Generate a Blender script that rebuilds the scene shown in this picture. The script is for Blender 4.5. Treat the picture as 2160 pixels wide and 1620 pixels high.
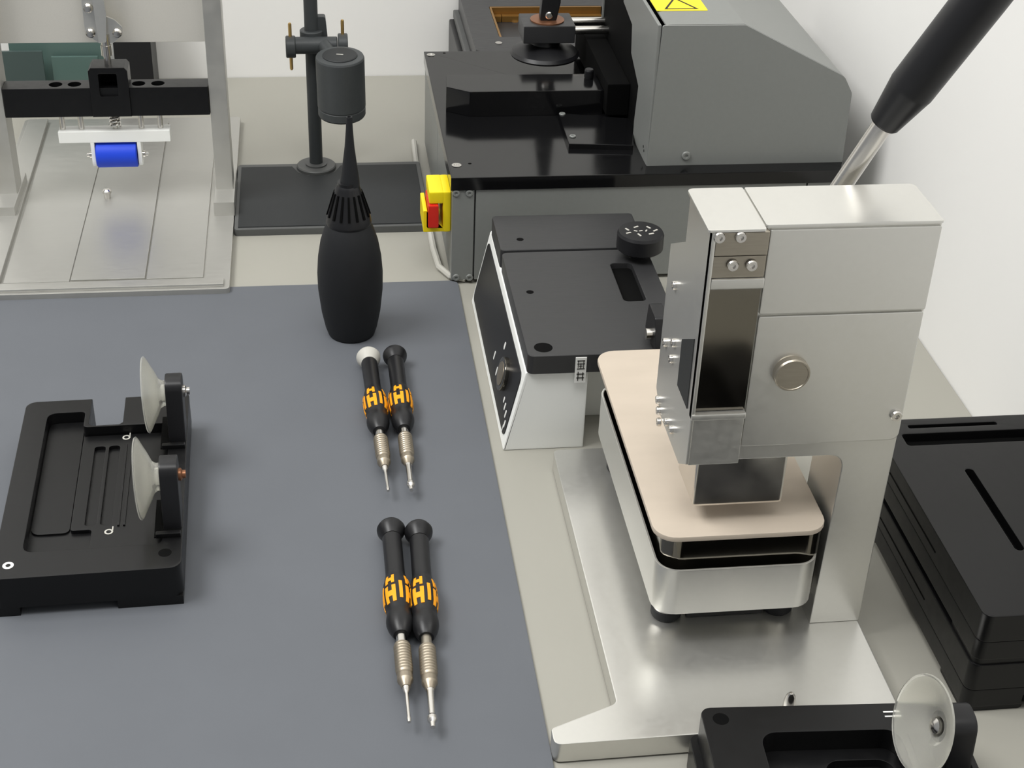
import bpy, bmesh, math, random
from mathutils import Vector, Matrix

random.seed(7)
PI = math.pi
for o in list(bpy.data.objects):
    bpy.data.objects.remove(o, do_unlink=True)
scene = bpy.context.scene
C = scene.collection

# ------------------------------------------------------------------ camera
F = 3200.0                                   # focal length in pixels of the 2160 x 1620 frame
H = 0.52                                     # camera height above the table top
RT = Vector((0.99161203, -0.12452697, 0.03462115))
DN = Vector((-0.03750036, -0.53353031, -0.84494919))
FW = Vector((0.1236904, 0.83656347, -0.53372488))
cam_d = bpy.data.cameras.new('camera')
cam_d.sensor_fit = 'HORIZONTAL'
cam_d.sensor_width = 36.0
cam_d.lens = F / 2160 * 36
cam_d.clip_start = 0.01
cam = bpy.data.objects.new('camera', cam_d)
C.objects.link(cam)
m = Matrix((RT, -DN, -FW)).transposed().to_4x4()
m.translation = (0, 0, H)
cam.matrix_world = m
scene.camera = cam

# ------------------------------------------------------------------ world, lights, exposure
world = bpy.data.worlds.new('world')
scene.world = world
world.use_nodes = True
wb = world.node_tree.nodes['Background']
wb.inputs[0].default_value = (0.96, 0.98, 1.0, 1)
wb.inputs[1].default_value = 0.31


def area(name, loc, target, sx, sy, power, col=(1, 1, 1)):
    d = bpy.data.lights.new(name, 'AREA')
    d.shape = 'RECTANGLE'
    d.size, d.size_y, d.energy, d.color = sx, sy, power, col
    o = bpy.data.objects.new(name, d)
    C.objects.link(o)
    o.location = loc
    o.rotation_euler = (Vector(target) - Vector(loc)).to_track_quat('-Z', 'Y').to_euler()
    return o


area('overhead_area_light', (-0.9, 0.6, 1.65), (0.05, 0.85, 0), 0.9, 0.7, 30, (1.0, 0.995, 0.98))
area('overhead_area_light', (0.1, 0.1, 1.9), (0.1, 0.8, 0), 1.0, 0.6, 15, (1.0, 0.995, 0.98))  # front fill, added above the camera to brighten upright faces
vs = scene.view_settings
vs.view_transform = 'Standard'
vs.look = 'None'
vs.gamma = 1
vs.use_curve_mapping = False
vs.exposure = 0.0
scene.cycles.use_denoising = True


# ------------------------------------------------------------------ pixels to points
def ray(px, py):
    return RT * ((px - 1080) / F) + DN * ((py - 810) / F) + FW


def Zp(px, py, z):
    d = ray(px, py)
    return Vector((0, 0, H)) + d * ((z - H) / d.z)


def Yp(px, py, y):
    d = ray(px, py)
    return Vector((0, 0, H)) + d * (y / d.y)


def Xp(px, py, x):
    d = ray(px, py)
    return Vector((0, 0, H)) + d * (x / d.x)


# ------------------------------------------------------------------ materials
def lin(c):
    return tuple((v / 255 / 12.92 if v / 255 <= .04045 else ((v / 255 + .055) / 1.055) ** 2.4) for v in c)


MATS = {}


def mat(name, rgb, rough=.5, metal=0., spec=.5, noise=0., nscale=60., stretch=(1, 1, 1), rnoise=0., bump=0.,
        trans=0., ior=1.45, coat=0., alpha=1.):
    mt = bpy.data.materials.new(name)
    mt.use_nodes = True
    nt = mt.node_tree
    b = nt.nodes['Principled BSDF']
    col = lin(rgb)
    b.inputs['Base Color'].default_value = (*col, 1)
    b.inputs['Roughness'].default_value = rough
    b.inputs['Metallic'].default_value = metal
    b.inputs['Specular IOR Level'].default_value = spec
    b.inputs['Transmission Weight'].default_value = trans
    b.inputs['IOR'].default_value = ior
    b.inputs['Coat Weight'].default_value = coat
    b.inputs['Alpha'].default_value = alpha
    if noise or rnoise or bump:
        tc = nt.nodes.new('ShaderNodeTexCoord')
        mp = nt.nodes.new('ShaderNodeMapping')
        mp.inputs['Scale'].default_value = stretch
        nz = nt.nodes.new('ShaderNodeTexNoise')
        nz.inputs['Scale'].default_value = nscale
        nz.inputs['Detail'].default_value = 5
        nt.links.new(tc.outputs['Object'], mp.inputs[0])
        nt.links.new(mp.outputs[0], nz.inputs['Vector'])
        if noise:
            mx = nt.nodes.new('ShaderNodeMapRange')
            mx.inputs[1].default_value, mx.inputs[2].default_value = .3, .7
            mx.inputs[3].default_value, mx.inputs[4].default_value = 1 - noise, 1 + noise
            ml = nt.nodes.new('ShaderNodeVectorMath')
            ml.operation = 'SCALE'
            ml.inputs[0].default_value = col
            nt.links.new(nz.outputs['Fac'], mx.inputs[0])
            nt.links.new(mx.outputs[0], ml.inputs['Scale'])
            nt.links.new(ml.outputs[0], b.inputs['Base Color'])
        if rnoise:
            mr = nt.nodes.new('ShaderNodeMapRange')
            mr.inputs[1].default_value, mr.inputs[2].default_value = .3, .7
            mr.inputs[3].default_value, mr.inputs[4].default_value = rough - rnoise, rough + rnoise
            nt.links.new(nz.outputs['Fac'], mr.inputs[0])
            nt.links.new(mr.outputs[0], b.inputs['Roughness'])
        if bump:
            bp = nt.nodes.new('ShaderNodeBump')
            bp.inputs['Strength'].default_value = bump
            bp.inputs['Distance'].default_value = .0004
            nt.links.new(nz.outputs['Fac'], bp.inputs['Height'])
            nt.links.new(bp.outputs[0], b.inputs['Normal'])
    MATS[name] = mt
    return mt


WALL = mat('wall_paint', (236, 235, 232), .85, spec=.2, noise=.01, nscale=6, bump=.05)
TABLE = mat('table_laminate', (154, 152, 143), .42, spec=.4, noise=.012, nscale=14)
FLOORM = mat('floor_tile', (150, 150, 148), .6, noise=.04, nscale=4)
MATM = mat('rubber_mat', (94, 97, 102), .62, spec=.35, noise=.02, nscale=25, bump=.04)
ALU = mat('brushed_aluminium', (192, 191, 186), .4, .78, noise=.03, nscale=90, stretch=(1, 14, 1), rnoise=.05)
ALUX = mat('satin_aluminium', (214, 211, 203), .45, .35, noise=.02, nscale=80, stretch=(12, 1, 12), rnoise=.05)
SILVER = mat('bead_blasted_silver', (216, 215, 210), .31, .84, noise=.012, nscale=300, rnoise=.03)
STEEL = mat('polished_steel', (214, 211, 206), .2, 1., noise=.02, nscale=60, rnoise=.05)
CHROME = mat('dark_mirror_steel', (120, 116, 108), .1, 1., noise=.03, nscale=14, rnoise=.03)
BRONZED = mat('warm_brushed_steel', (166, 159, 146), .36, .9, noise=.05, nscale=90, stretch=(1, 1, 12), rnoise=.05)
ANOD = mat('black_anodised', (13, 13, 14), .33, spec=.4, noise=.05, nscale=200, rnoise=.04)
ANODG = mat('dark_grey_anodised', (46, 46, 47), .36, spec=.5, noise=.04, nscale=120, stretch=(1, 10, 1), rnoise=.05)
GLOSSB = mat('gloss_black_lacquer', (14, 14, 15), .12, spec=.5, rnoise=.02, nscale=40)
BLACKP = mat('black_plastic', (24, 24, 26), .38, spec=.45)
RUBBER = mat('black_rubber', (30, 31, 33), .6, spec=.35, noise=.05, nscale=80)
BASEG = mat('grey_base_coat', (84, 85, 84), .45, spec=.4, noise=.03, nscale=300)
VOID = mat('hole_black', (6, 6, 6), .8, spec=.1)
CHAR = mat('charcoal_powder_coat', (62, 65, 66), .45, spec=.4, noise=.03, nscale=300)
CHARD = mat('dark_rubber_pad', (40, 42, 43), .55, spec=.35, noise=.04, nscale=200)
GREY = mat('grey_powder_coat', (124, 126, 123), .36, spec=.45, noise=.015, nscale=300)
WHITEP = mat('white_plastic', (240, 241, 237), .4, spec=.45)
BEIGE = mat('beige_silicone', (186, 174, 159), .6, spec=.3, noise=.035, nscale=26, stretch=(1, 3, 1))
BLUE = mat('blue_silicone', (30, 68, 205), .5, spec=.35)
YEL = mat('yellow_plastic', (240, 215, 20), .4, spec=.45)
RED = mat('red_plastic', (205, 40, 28), .4, spec=.45)
ORANGE = mat('orange_grip', (243, 160, 22), .5, spec=.4)
LGREY = mat('light_grey_plastic', (186, 184, 176), .5)
BRASS = mat('brass', (214, 178, 112), .3, .9)
BRONZE = mat('bronze_plate', (150, 112, 58), .38, .7, noise=.05, nscale=60)
COPPER = mat('copper_washer', (150, 105, 78), .4, .8)
WHITEPRINT = mat('white_print', (226, 226, 222), .6)
BLACKPRINT = mat('black_print', (28, 26, 22), .6)
GOLDPRINT = mat('gold_print', (170, 150, 90), .5)
NICKEL = mat('knurled_nickel', (160, 150, 134), .4, .85, noise=.06, nscale=300)
SILI = mat('clear_silicone', (244, 243, 234), .24, spec=.5, trans=.8, ior=1.18)
GLASS = mat('green_glass', (98, 122, 116), .15, spec=.5, trans=.25, ior=1.3)
GLASSD = mat('smoke_glass', (78, 92, 90), .15, spec=.5, trans=.2, ior=1.3)


# ------------------------------------------------------------------ mesh helpers
ORG = {}


def thing(name, label, cat, loc=(0, 0, 0), group=None):
    o = bpy.data.objects.new(name, None)
    o.empty_display_size = .01
    C.objects.link(o)
    o.location = loc
    ORG[o.name] = Vector(loc)
    o['label'] = label
    o['category'] = cat
    if group:
        o['group'] = group
    return o


def obj(name, bm, material, parent=None, label=None, smooth=24, loc=None):
    me = bpy.data.meshes.new(name)
    bmesh.ops.recalc_face_normals(bm, faces=bm.faces[:])
    org = ORG[parent.name] if parent is not None else Vector(loc or (0, 0, 0))
    bmesh.ops.translate(bm, verts=bm.verts[:], vec=-org)
    bm.to_mesh(me)
    bm.free()
    me.materials.append(material)
    for p in me.polygons:
        p.use_smooth = True
    me.set_sharp_from_angle(angle=math.radians(smooth))
    o = bpy.data.objects.new(name, me)
    wn = o.modifiers.new('weighted_normal', 'WEIGHTED_NORMAL')
    wn.keep_sharp = True
    wn.weight = 100
    C.objects.link(o)
    if parent is not None:
        o.parent = parent
    else:
        o.location = org
    ORG[o.name] = org
    if label:
        o['label'] = label
    return o


def struct(o):
    o['kind'] = 'structure'
    return o


def tag(o, label, cat, group=None):
    o['label'] = label
    o['category'] = cat
    if group:
        o['group'] = group
    return o


def B():
    return bmesh.new()


def merge(bm, tmp):
    me = bpy.data.meshes.new('tmp')
    tmp.to_mesh(me)
    tmp.free()
    bm.from_mesh(me)
    bpy.data.meshes.remove(me)
    return bm


def box(x0, x1, y0, y1, z0, z1, bev=0., bm=None, seg=2):
    t = bmesh.new()
    bmesh.ops.create_cube(t, size=1)
    for v in t.verts:
        v.co = Vector(((x0 + x1) / 2 + v.co.x * (x1 - x0), (y0 + y1) / 2 + v.co.y * (y1 - y0), (z0 + z1) / 2 + v.co.z * (z1 - z0)))
    if bev:
        bmesh.ops.bevel(t, geom=t.edges[:], offset=bev, segments=seg, affect='EDGES', profile=.6)
    return merge(bm, t) if bm is not None else t


def orient(d):
    d = Vector(d).normalized()
    return d.to_track_quat('Z', 'Y').to_matrix()


def lathe(prof, p, d, seg=32, bm=None, caps=True):
    seg = max(seg, 18)
    """prof: list of (radius, distance along d from p)"""
    t = bmesh.new()
    M = orient(d)
    p = Vector(p)
    rings = []
    for r, s in prof:
        if r <= 1e-7:
            rings.append([t.verts.new(p + M @ Vector((0, 0, s)))])
        else:
            rings.append([t.verts.new(p + M @ Vector((r * math.cos(2 * PI * k / seg), r * math.sin(2 * PI * k / seg), s))) for k in range(seg)])
    for a, b in zip(rings, rings[1:]):
        for k in range(seg):
            k2 = (k + 1) % seg
            if len(a) == 1 and len(b) == 1:
                continue
            if len(a) == 1:
                t.faces.new((a[0], b[k], b[k2]))
            elif len(b) == 1:
                t.faces.new((a[k], a[k2], b[0]))
            else:
                t.faces.new((a[k], a[k2], b[k2], b[k]))
    if caps:
        if len(rings[0]) > 1:
            t.faces.new(rings[0][::-1])
        if len(rings[-1]) > 1:
            t.faces.new(rings[-1])
    return merge(bm, t) if bm is not None else t


def rod(p0, p1, r, r1=None, seg=24, bm=None):
    p0, p1 = Vector(p0), Vector(p1)
    return lathe([(r, 0), (r if r1 is None else r1, (p1 - p0).length)], p0, p1 - p0, seg, bm)


def rrect(x0, x1, y0, y1, r, n=6):
    """rounded rectangle, r may be one radius or four (x0y0, x1y0, x1y1, x0y1)"""
    rs = r if isinstance(r, (tuple, list)) else (r,) * 4
    out = []
    for (cx, cy, a0, rr) in ((x0 + rs[0], y0 + rs[0], PI, rs[0]), (x1 - rs[1], y0 + rs[1], 1.5 * PI, rs[1]),
                             (x1 - rs[2], y1 - rs[2], 0, rs[2]), (x0 + rs[3], y1 - rs[3], .5 * PI, rs[3])):
        if rr <= 1e-6:
            out.append((cx, cy))
            continue
        for k in range(n + 1):
            a = a0 + .5 * PI * k / n
            out.append((cx + rr * math.cos(a), cy + rr * math.sin(a)))
    return out


def circ(cx, cy, r, n=20):
    return [(cx + r * math.cos(2 * PI * k / n), cy + r * math.sin(2 * PI * k / n)) for k in range(n)]


def roundpoly(pts, r, n=5):
    out = []
    N = len(pts)
    for i in range(N):
        rr = r[i] if isinstance(r, (list, tuple)) else r
        p = Vector(pts[i])
        if rr <= 0:
            out.append(tuple(p))
            continue
        a = (Vector(pts[i - 1]) - p)
        b = (Vector(pts[(i + 1) % N]) - p)
        ang = a.angle(b)
        d = min(rr / math.tan(ang / 2), a.length * .48, b.length * .48)
        q0, q1 = p + a.normalized() * d, p + b.normalized() * d
        for k in range(n + 1):
            t = k / n
            out.append(tuple((1 - t) ** 2 * q0 + 2 * t * (1 - t) * p + t * t * q1))
    return out


def plate(outer, holes, a, b, axis='z', bev=0., bm=None, bev_low=False):
    """extrude a 2D outline with holes from a to b along axis (z: xy outline, y: xz outline, x: yz outline)"""
    t = bmesh.new()
    edges = []
    for loop in [outer] + list(holes):
        vs_ = [t.verts.new((p[0], p[1], a)) for p in loop]
        for k in range(len(vs_)):
            edges.append(t.edges.new((vs_[k], vs_[(k + 1) % len(vs_)])))
    if holes:
        bmesh.ops.triangle_fill(t, use_beauty=True, use_dissolve=False, edges=edges)
    else:
        t.faces.new([v for v in t.verts])
    bot = t.faces[:]
    ex = bmesh.ops.extrude_face_region(t, geom=bot)
    bmesh.ops.translate(t, verts=[g for g in ex['geom'] if isinstance(g, bmesh.types.BMVert)], vec=(0, 0, b - a))
    bmesh.ops.recalc_face_normals(t, faces=t.faces[:])
    if bev:
        top = b if b > a else a
        es = []
        for e in t.edges:
            if len(e.link_faces) == 2:
                n0, n1 = (abs(f.normal.z) > .9 for f in e.link_faces)
                if n0 != n1 and (bev_low or abs(e.verts[0].co.z - b) < 1e-7):
                    es.append(e)
        bmesh.ops.bevel(t, geom=es, offset=bev, segments=2, affect='EDGES', profile=.6)
    for v in t.verts:
        x, y, z = v.co
        if axis == 'y':
            v.co = (x, z, y)
        elif axis == 'x':
            v.co = (z, x, y)
    return merge(bm, t) if bm is not None else t


def tube(points, r, seg=10, bm=None):
    t = bmesh.new()
    pts = [Vector(p) for p in points]
    rings = []
    for i, p in enumerate(pts):
        d = (pts[min(i + 1, len(pts) - 1)] - pts[max(i - 1, 0)])
        M = orient(d)
        rings.append([t.verts.new(p + M @ Vector((r * math.cos(2 * PI * k / seg), r * math.sin(2 * PI * k / seg), 0))) for k in range(seg)])
    for a, b in zip(rings, rings[1:]):
        best = min(range(seg), key=lambda o: (a[0].co - b[o].co).length)
        b = b[best:] + b[:best]
        rings[rings.index(b) if b in rings else 0] = rings[rings.index(b) if b in rings else 0]
        for k in range(seg):
            t.faces.new((a[k], a[(k + 1) % seg], b[(k + 1) % seg], b[k]))
    t.faces.new(rings[0])
    t.faces.new(rings[-1])
    return merge(bm, t) if bm is not None else t


def screw(name, p, d, r, parent, material=None, h=.4):
    """round head screw with a socket recess"""
    return obj(name, lathe([(r, 0), (r, r * h * .6), (r * .86, r * h), (r * .45, r * h), (r * .4, r * h * .4), (0, r * h * .35)], p, d, 16), material or STEEL, parent)


def copy_tree(o, parent=None):
    c = o.copy()
    C.objects.link(c)
    c.parent = parent
    for ch in list(o.children):
        copy_tree(ch, c)
    return c


# ================================================================== the setting
WX, WY, TX0 = .408, 1.363, -1.1
struct(obj('floor', box(-2.2, WX + .1, -1.6, WY + .1, -.80, -.75), FLOORM))
struct(obj('wall_back', box(-2.2, WX + .1, WY, WY + .1, -.75, 1.95), WALL))
struct(obj('wall_right', box(WX, WX + .1, -1.6, WY, -.75, 1.95), WALL))
tb = thing('work_table', 'grey beige laminate work table carrying all the machines and tools', 'table', (-.3, .8, -.75))
obj('table_top', box(TX0, WX - .0005, .18, WY - .0005, -.025, 0, .0015), TABLE, tb)
for lx in (TX0 + .06, WX - .08):
    for ly in (.24, WY - .08):
        obj('leg', box(lx - .022, lx + .022, ly - .022, ly + .022, -.75, -.025, .002), GREY, tb)
mt_ = obj('work_mat', plate(rrect(-.75, .0985, .22, .953, .006), [], .0, .002, bev=.0006), MATM)
tag(mt_, 'smooth slate grey rubber work mat on the left of the table', 'mat')
MZ = .002

# ================================================================== laminating roller press, left rear
fr = thing('roller_press', 'bare aluminium roller press with black crossbeam and blue roller', 'press', (-.15, 1.1, 0))
BZ = .006
obj('base_plate', plate(rrect(-.243, -.062, .943, 1.253, .003), [], 0, BZ, bev=.0006), ALU, fr)
obj('side_rail', plate([(-.2385, .95), (-.2185, .956), (-.2225, 1.245), (-.2385, 1.245)], [], BZ, BZ + .004, bev=.0005), ALU, fr)
obj('slide_plate', plate([(-.2165, .958), (-.172, .958), (-.1715, 1.24), (-.2205, 1.24)], [], BZ, BZ + .0012, bev=.0003), ALU, fr)
obj('slide_plate', plate([(-.171, .958), (-.1205, .958), (-.1225, 1.24), (-.1705, 1.24)], [], BZ, BZ + .0022, bev=.0003), ALU, fr)
obj('slide_plate', plate([(-.1195, .958), (-.0805, .958), (-.0815, 1.24), (-.1215, 1.24)], [], BZ, BZ + .0016, bev=.0003), ALU, fr)
obj('front_strip', box(-.2385, -.066, .946, .9555, BZ, BZ + .0022, .0005), ALU, fr)
kp = Zp(227, 418, BZ + .002)
obj('stop_pin', lathe([(.0026, 0), (.0026, .004), (.0034, .0045), (.0034, .0065), (.0022, .0078), (0, .008)], kp, (0, 0, 1), 18), STEEL, fr)
for sx, x0, x1 in ((-1, -.2365, -.2235), (1, -.0755, -.0625)):
    p_ = obj('post', box(x0, x1, 1.082, 1.104, BZ, .33, .0006), ALU, fr)
    obj('foot_block', plate([(1.058, BZ), (1.120, BZ), (1.120, BZ + .011), (1.058, BZ + .011)], [], x0 - .0012, x1 + .0012, 'x', bev=.0004, bev_low=True), ALU, fr)
obj('back_plate', box(-.2235, -.0755, 1.0985, 1.1035, .1285, .32, .0005), ALUX, fr)
# crossbeam with centre block
xb = obj('crossbeam', plate(rrect(-.2233, -.0757, 1.0805, 1.0975, .0008), [circ(x, 1.089, .0048, 16) for x in (-.186, -.1725, -.1265, -.1125)], .0785, .1005, bev=.0005), ANOD, fr)
for x in (-.186, -.1725, -.1265, -.1125):
    obj('bore', lathe([(.0047, 0), (.0047, .001)], (x, 1.089, .094), (0, 0, 1), 16), VOID, xb)
cb = plate([(-.1605, .0787), (-.1325, .0787), (-.1325, .114), (-.1345, .1165), (-.1585, .1165), (-.1605, .114)],
           [rrect(-.1535, -.1405, .0945, .112, .0012)], 1.0785, 1.0975, 'y', bev=.0005, bev_low=True)
obj('centre_block', cb, ANOD, fr)
obj('pocket', box(-.1535, -.1405, 1.092, 1.0935, .0945, .112), VOID, fr)
for x in (-.186, -.1725, -.1265, -.1125):
    obj('guide_rod', rod((x + (.0012 if x < -.15 else -.001), 1.089, .062), (x + (.0012 if x < -.15 else -.001), 1.089, .0785), .0021), STEEL, fr)
sp = [(-.1465 + .0036 * math.cos(2 * PI * k / 14), 1.089 + .0036 * math.sin(2 * PI * k / 14), .067 + .0125 * k / (14 * 4.5)) for k in range(64)]
obj('spring', tube(sp, .0008, 6), STEEL, fr)
obj('plunger', rod((-.1465, 1.089, .062), (-.1465, 1.089, .098), .0018), STEEL, fr)
obj('roller_bar', box(-.188, -.1065, 1.083, 1.095, .0565, .0655, .0006), WHITEP, fr)
for x0 in (-.1655, -.1315):
    obj('roller_bracket', plate(roundpoly([(1.083, .0565), (1.095, .0565), (1.095, .036), (1.083, .036)], [0, 0, .006, .006]), [], x0, x0 + .0028, 'x', bev=.0003, bev_low=True), WHITEP, fr)
obj('roller', lathe([(.0096, 0), (.0104, .0006), (.0104, .0294), (.0096, .03)], (-.1622, 1.089, .0452), (1, 0, 0), 36), BLUE, fr)
for xa, d in ((-.1655, -1), (-.1287, 1)):
    obj('axle_nut', lathe([(.0028, 0), (.0028, .002), (.0016, .0024), (.0016, .0042), (0, .0042)], (xa, 1.089, .0445), (d, 0, 0), 12), STEEL, fr)
# toggle clamp
tg = [(-.1605, .2), (-.1605, .142), (-.157, .1355), (-.1515, .1315), (-.1415, .1315), (-.1345, .137), (-.1338, .1435), (-.139, .149), (-.1455, .152), (-.1465, .2)]
obj('toggle_plate', plate(roundpoly(tg, .002), [], 1.0885, 1.0905, 'y', bev=.0004, bev_low=True), SILVER, fr)
tg2 = [(-.1535, .21), (-.151, .134), (-.1455, .134), (-.1435, .155), (-.1465, .21)]
obj('toggle_link', plate(roundpoly(tg2, .0015), [], 1.083, 1.085, 'y', bev=.0003, bev_low=True), SILVER, fr)
for x, z in ((-.1565, .1395), (-.1562, .158), (-.1378, .1395), (-.1492, .172)):
    obj('toggle_rivet', lathe([(.0034, 0), (.0034, .0015), (.0022, .0025), (.0022, .004), (0, .0042)], (x, 1.0885, z), (0, -1, 0), 14), STEEL, fr)
obj('toggle_spindle', lathe([(.0026, 0), (.0026, .006), (.004, .0062), (.004, .0138), (.0032, .014), (.0032, .022)], (-.1468, 1.0885, .1165), (0, 0, 1), 16), STEEL, fr)

# things standing behind it against the back wall
for i, (x0, x1, y0, h, mt2, lab) in enumerate(((-.262, -.181, 1.325, .088, GLASS, 'upright sheet of green tinted glass behind the roller press, against the wall'),
                                               (-.268, -.232, 1.312, .045, GLASSD, 'short smoky glass strip standing left of the green glass sheet'),
                                               (-.226, -.186, 1.318, .0375, GLASS, 'low green glass strip standing in front of the tall glass sheet'))):
    g_ = obj('glass_sheet', box(x0, x1, y0, y0 + .003, 0, h, .0003), mt2, None, loc=((x0 + x1) / 2, y0, 0))
    tag(g_, lab, 'glass', 'glass sheets behind the roller press')
bb = thing('black_case', 'upright black case behind the crossbeam, right of the glass sheets', 'case', (-.155, 1.33, 0))
obj('body', box(-.171, -.1385, 1.312, 1.356, 0, .1, .001), BLACKP, bb)
obj('lid', box(-.1715, -.138, 1.3115, 1.3565, .1, .106, .001), BLACKP, bb)

# ================================================================== microscope stand
ms = thing('microscope_stand', 'charcoal microscope stand with flat dark base and tall round pole', 'stand', (.0015, 1.146, 0))
ring = circ(.0015, 1.146, .0155, 32)
obj('base', plate(rrect(-.0615, .086, 1.035, 1.153, .003), [], 0, .0055, bev=.001), BASEG, ms)
obj('rubber_pad', plate([(-.0585, 1.038), (.0825, 1.038), (.0825, 1.146), (.021, 1.146), (.016, 1.1335), (.008, 1.1275), (-.005, 1.1275), (-.013, 1.1335), (-.018, 1.146), (-.0585, 1.146)], [], .0055, .0063, bev=.0003), CHARD, ms)
obj('pole_flange', lathe([(.0158, 0), (.0158, .0022), (.015, .003), (.0085, .003), (.0085, .0042), (0, .0042)], (.0015, 1.144, .0055), (0, 0, 1), 40), BASEG, ms)
obj('pole', lathe([(.0053, 0), (.0053, .32), (.0048, .3206), (0, .3206)], (.0015, 1.146, .0085), (0, 0, 1), 28), CHAR, ms)
obj('cross_clamp', lathe([(.0058, 0), (.0066, .0006), (.0066, .032), (.0058, .0326)], (-.0115, 1.137, .111), (1, 0, 0), 28), CHAR, ms)
obj('clamp_collar', lathe([(.0078, 0), (.0085, .0007), (.0085, .0068), (.0078, .0075)], (-.0185, 1.137, .11), (1, 0, 0), 28), CHAR, ms)
obj('clamp_collar', lathe([(.0078, 0), (.0085, .0007), (.0085, .0068), (.0078, .0075)], (.0215, 1.137, .1115), (1, 0, 0), 28), CHAR, ms)
for x, z0, z1 in ((-.0148, .0915, .129), (.0252, .112, .1312)):
    obj('tommy_pin', lathe([(.0009, 0), (.0013, .001), (.0013, z1 - z0 - .001), (.0009, z1 - z0)], (x, 1.137, z0), (0, 0, 1), 14), BRASS, ms)
obj('pole_clamp', lathe([(.0082, 0), (.009, .0006), (.009, .0164), (.0082, .017)], (.0015, 1.146, .1035), (0, 0, 1), 28), CHAR, ms)
obj('rear_lug', plate(roundpoly([(.0035, .112), (.014, .112), (.0125, .131), (.006, .131)], .002), [], 1.144, 1.152, 'y', bev=.0006, bev_low=True), CHAR, ms)
obj('camera_arm', rod((.011, 1.133, .112), (.0185, 1.115, .107), .0052), CHAR, ms)
cam_p, cam_dir = Vector((.0226, 1.107, .0655)), Vector((-.012, -.06, 1))
mc = obj('camera_barrel', lathe([(.016, 0), (.0175, .0008), (.0182, .002), (.0182, .0075), (.0176, .008), (.0176, .0086), (.0184, .009), (.0184, .0475), (.0178, .0488), (.0168, .0492)], cam_p, cam_dir, 48), CHAR, ms)
M_ = orient(cam_dir)
obj('cap_disc', lathe([(.0132, .0488), (.0132, .0497), (.0126, .0502), (0, .0502)], cam_p, cam_dir, 40), CHARD, mc)
t_ = box(-.0026, .0026, -.0005, .0005, .0502, .05035)
bmesh.ops.transform(t_, matrix=Matrix.Translation(cam_p) @ M_.to_4x4() @ Matrix.Rotation(0, 4, 'Z'), verts=t_.verts[:])
obj('logo_print', t_, LGREY, mc)

# ================================================================== air blower
ab = thing('air_blower', 'black rubber air blower standing upright, slotted collar and long nozzle', 'blower', (.0205, .884, MZ))
bp_ = Vector((.0205, .884, MZ))
obj('bulb', lathe([(.0135, 0), (.0155, .0008), (.0172, .006), (.0195, .018), (.0212, .034), (.0214, .046), (.0205, .058), (.0186, .069), (.0158, .078), (.013, .0835), (.012, .084)], bp_, (0, 0, 1), 48), RUBBER, ab)
col = obj('collar', lathe([(.0142, .0815), (.0146, .083), (.014, .0865), (.0078, .1065), (.0066, .1085), (.0066, .1105)], bp_, (0, 0, 1), 48), BLACKP, ab)
for k in range(16):
    a = 2 * PI * k / 16
    t = B()
    q = []
    for r, z, w in ((.01385, .088, .0008), (.00905, .1035, .0006)):
        for s in (-1, 1):
            for dr in (-.0012, .0004):
                q.append(t.verts.new(bp_ + Vector(((r + dr) * math.cos(a) - s * w * math.sin(a), (r + dr) * math.sin(a) + s * w * math.cos(a), z))))
    bmesh.ops.convex_hull(t, input=t.verts[:])
    obj('slot', t, VOID, col)
obj('nozzle', lathe([(.0062, .108), (.006, .112), (.0046, .122), (.0031, .134), (.0022, .146), (.0019, .154), (.0012, .154), (.0012, .15), (0, .15)], bp_, (0.012, 0, 1), 28), RUBBER, ab)

# ================================================================== screen separator machine
ZT = .083
sm = thing('screen_separator', 'large grey screen separator machine with black top and angled hood', 'machine', (.23, 1.07, 0))
SX0, SX1, SY0, SY1 = .0925, .376, .950, 1.198
obj('chassis', box(SX0 + .004, SX1 - .002, SY0 + .006, SY1 - .003, .004, ZT - .0095, .001), GREY, sm)
for fx in (SX0 + .02, SX1 - .02):
    for fy in (SY0 + .02, SY1 - .02):
        obj('foot', lathe([(.008, 0), (.009, .004), (0, .004)], (fx, fy, 0), (0, 0, 1), 20), RUBBER, sm)
obj('corner_panel', box(SX0 + .001, SX0 + .0165, SY0 + .001, SY0 + .0065, .003, ZT - .0095, .0006), GREY, sm)
obj('front_panel', box(SX0 + .0175, SX1 - .03, SY0 + .001, SY0 + .0065, .003, ZT - .0095, .0006), GREY, sm)
obj('corner_panel', box(SX1 - .029, SX1 - .001, SY0 + .001, SY0 + .0065, .003, ZT - .0095, .0006), GREY, sm)
obj('side_panel', box(SX0 + .001, SX0 + .0045, SY0 + .008, SY0 + .12, .003, ZT - .0095, .0006), GREY, sm)
obj('side_panel', box(SX0 + .001, SX0 + .0045, SY0 + .122, SY1 - .002, .003, ZT - .0095, .0006), GREY, sm)
for px, py in ((962, 407), (990, 407), (962, 585), (990, 585)):
    screw('panel_screw', Yp(px, py, SY0 + .001), (0, -1, 0), .0026, sm, GREY)
tp = obj('top_plate', plate(rrect(SX0, SX1, SY0, SY1, .0006), [], ZT - .0095, ZT, bev=.0007), GLOSSB, sm)
for px, py in ((963, 349), (909, 116)):
    p = Zp(px, py, ZT)
    obj('plate_screw', lathe([(.0034, 0), (.0034, .0004), (.0016, .0004), (.0014, .0001), (0, .0001)], p, (0, 0, 1), 20), STEEL, sm)
    q = Zp(px + 28, py - 4, ZT)
    obj('plate_hole', lathe([(.0013, 0), (0, .00015)], q, (0, 0, 1), 12), VOID, sm)
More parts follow.
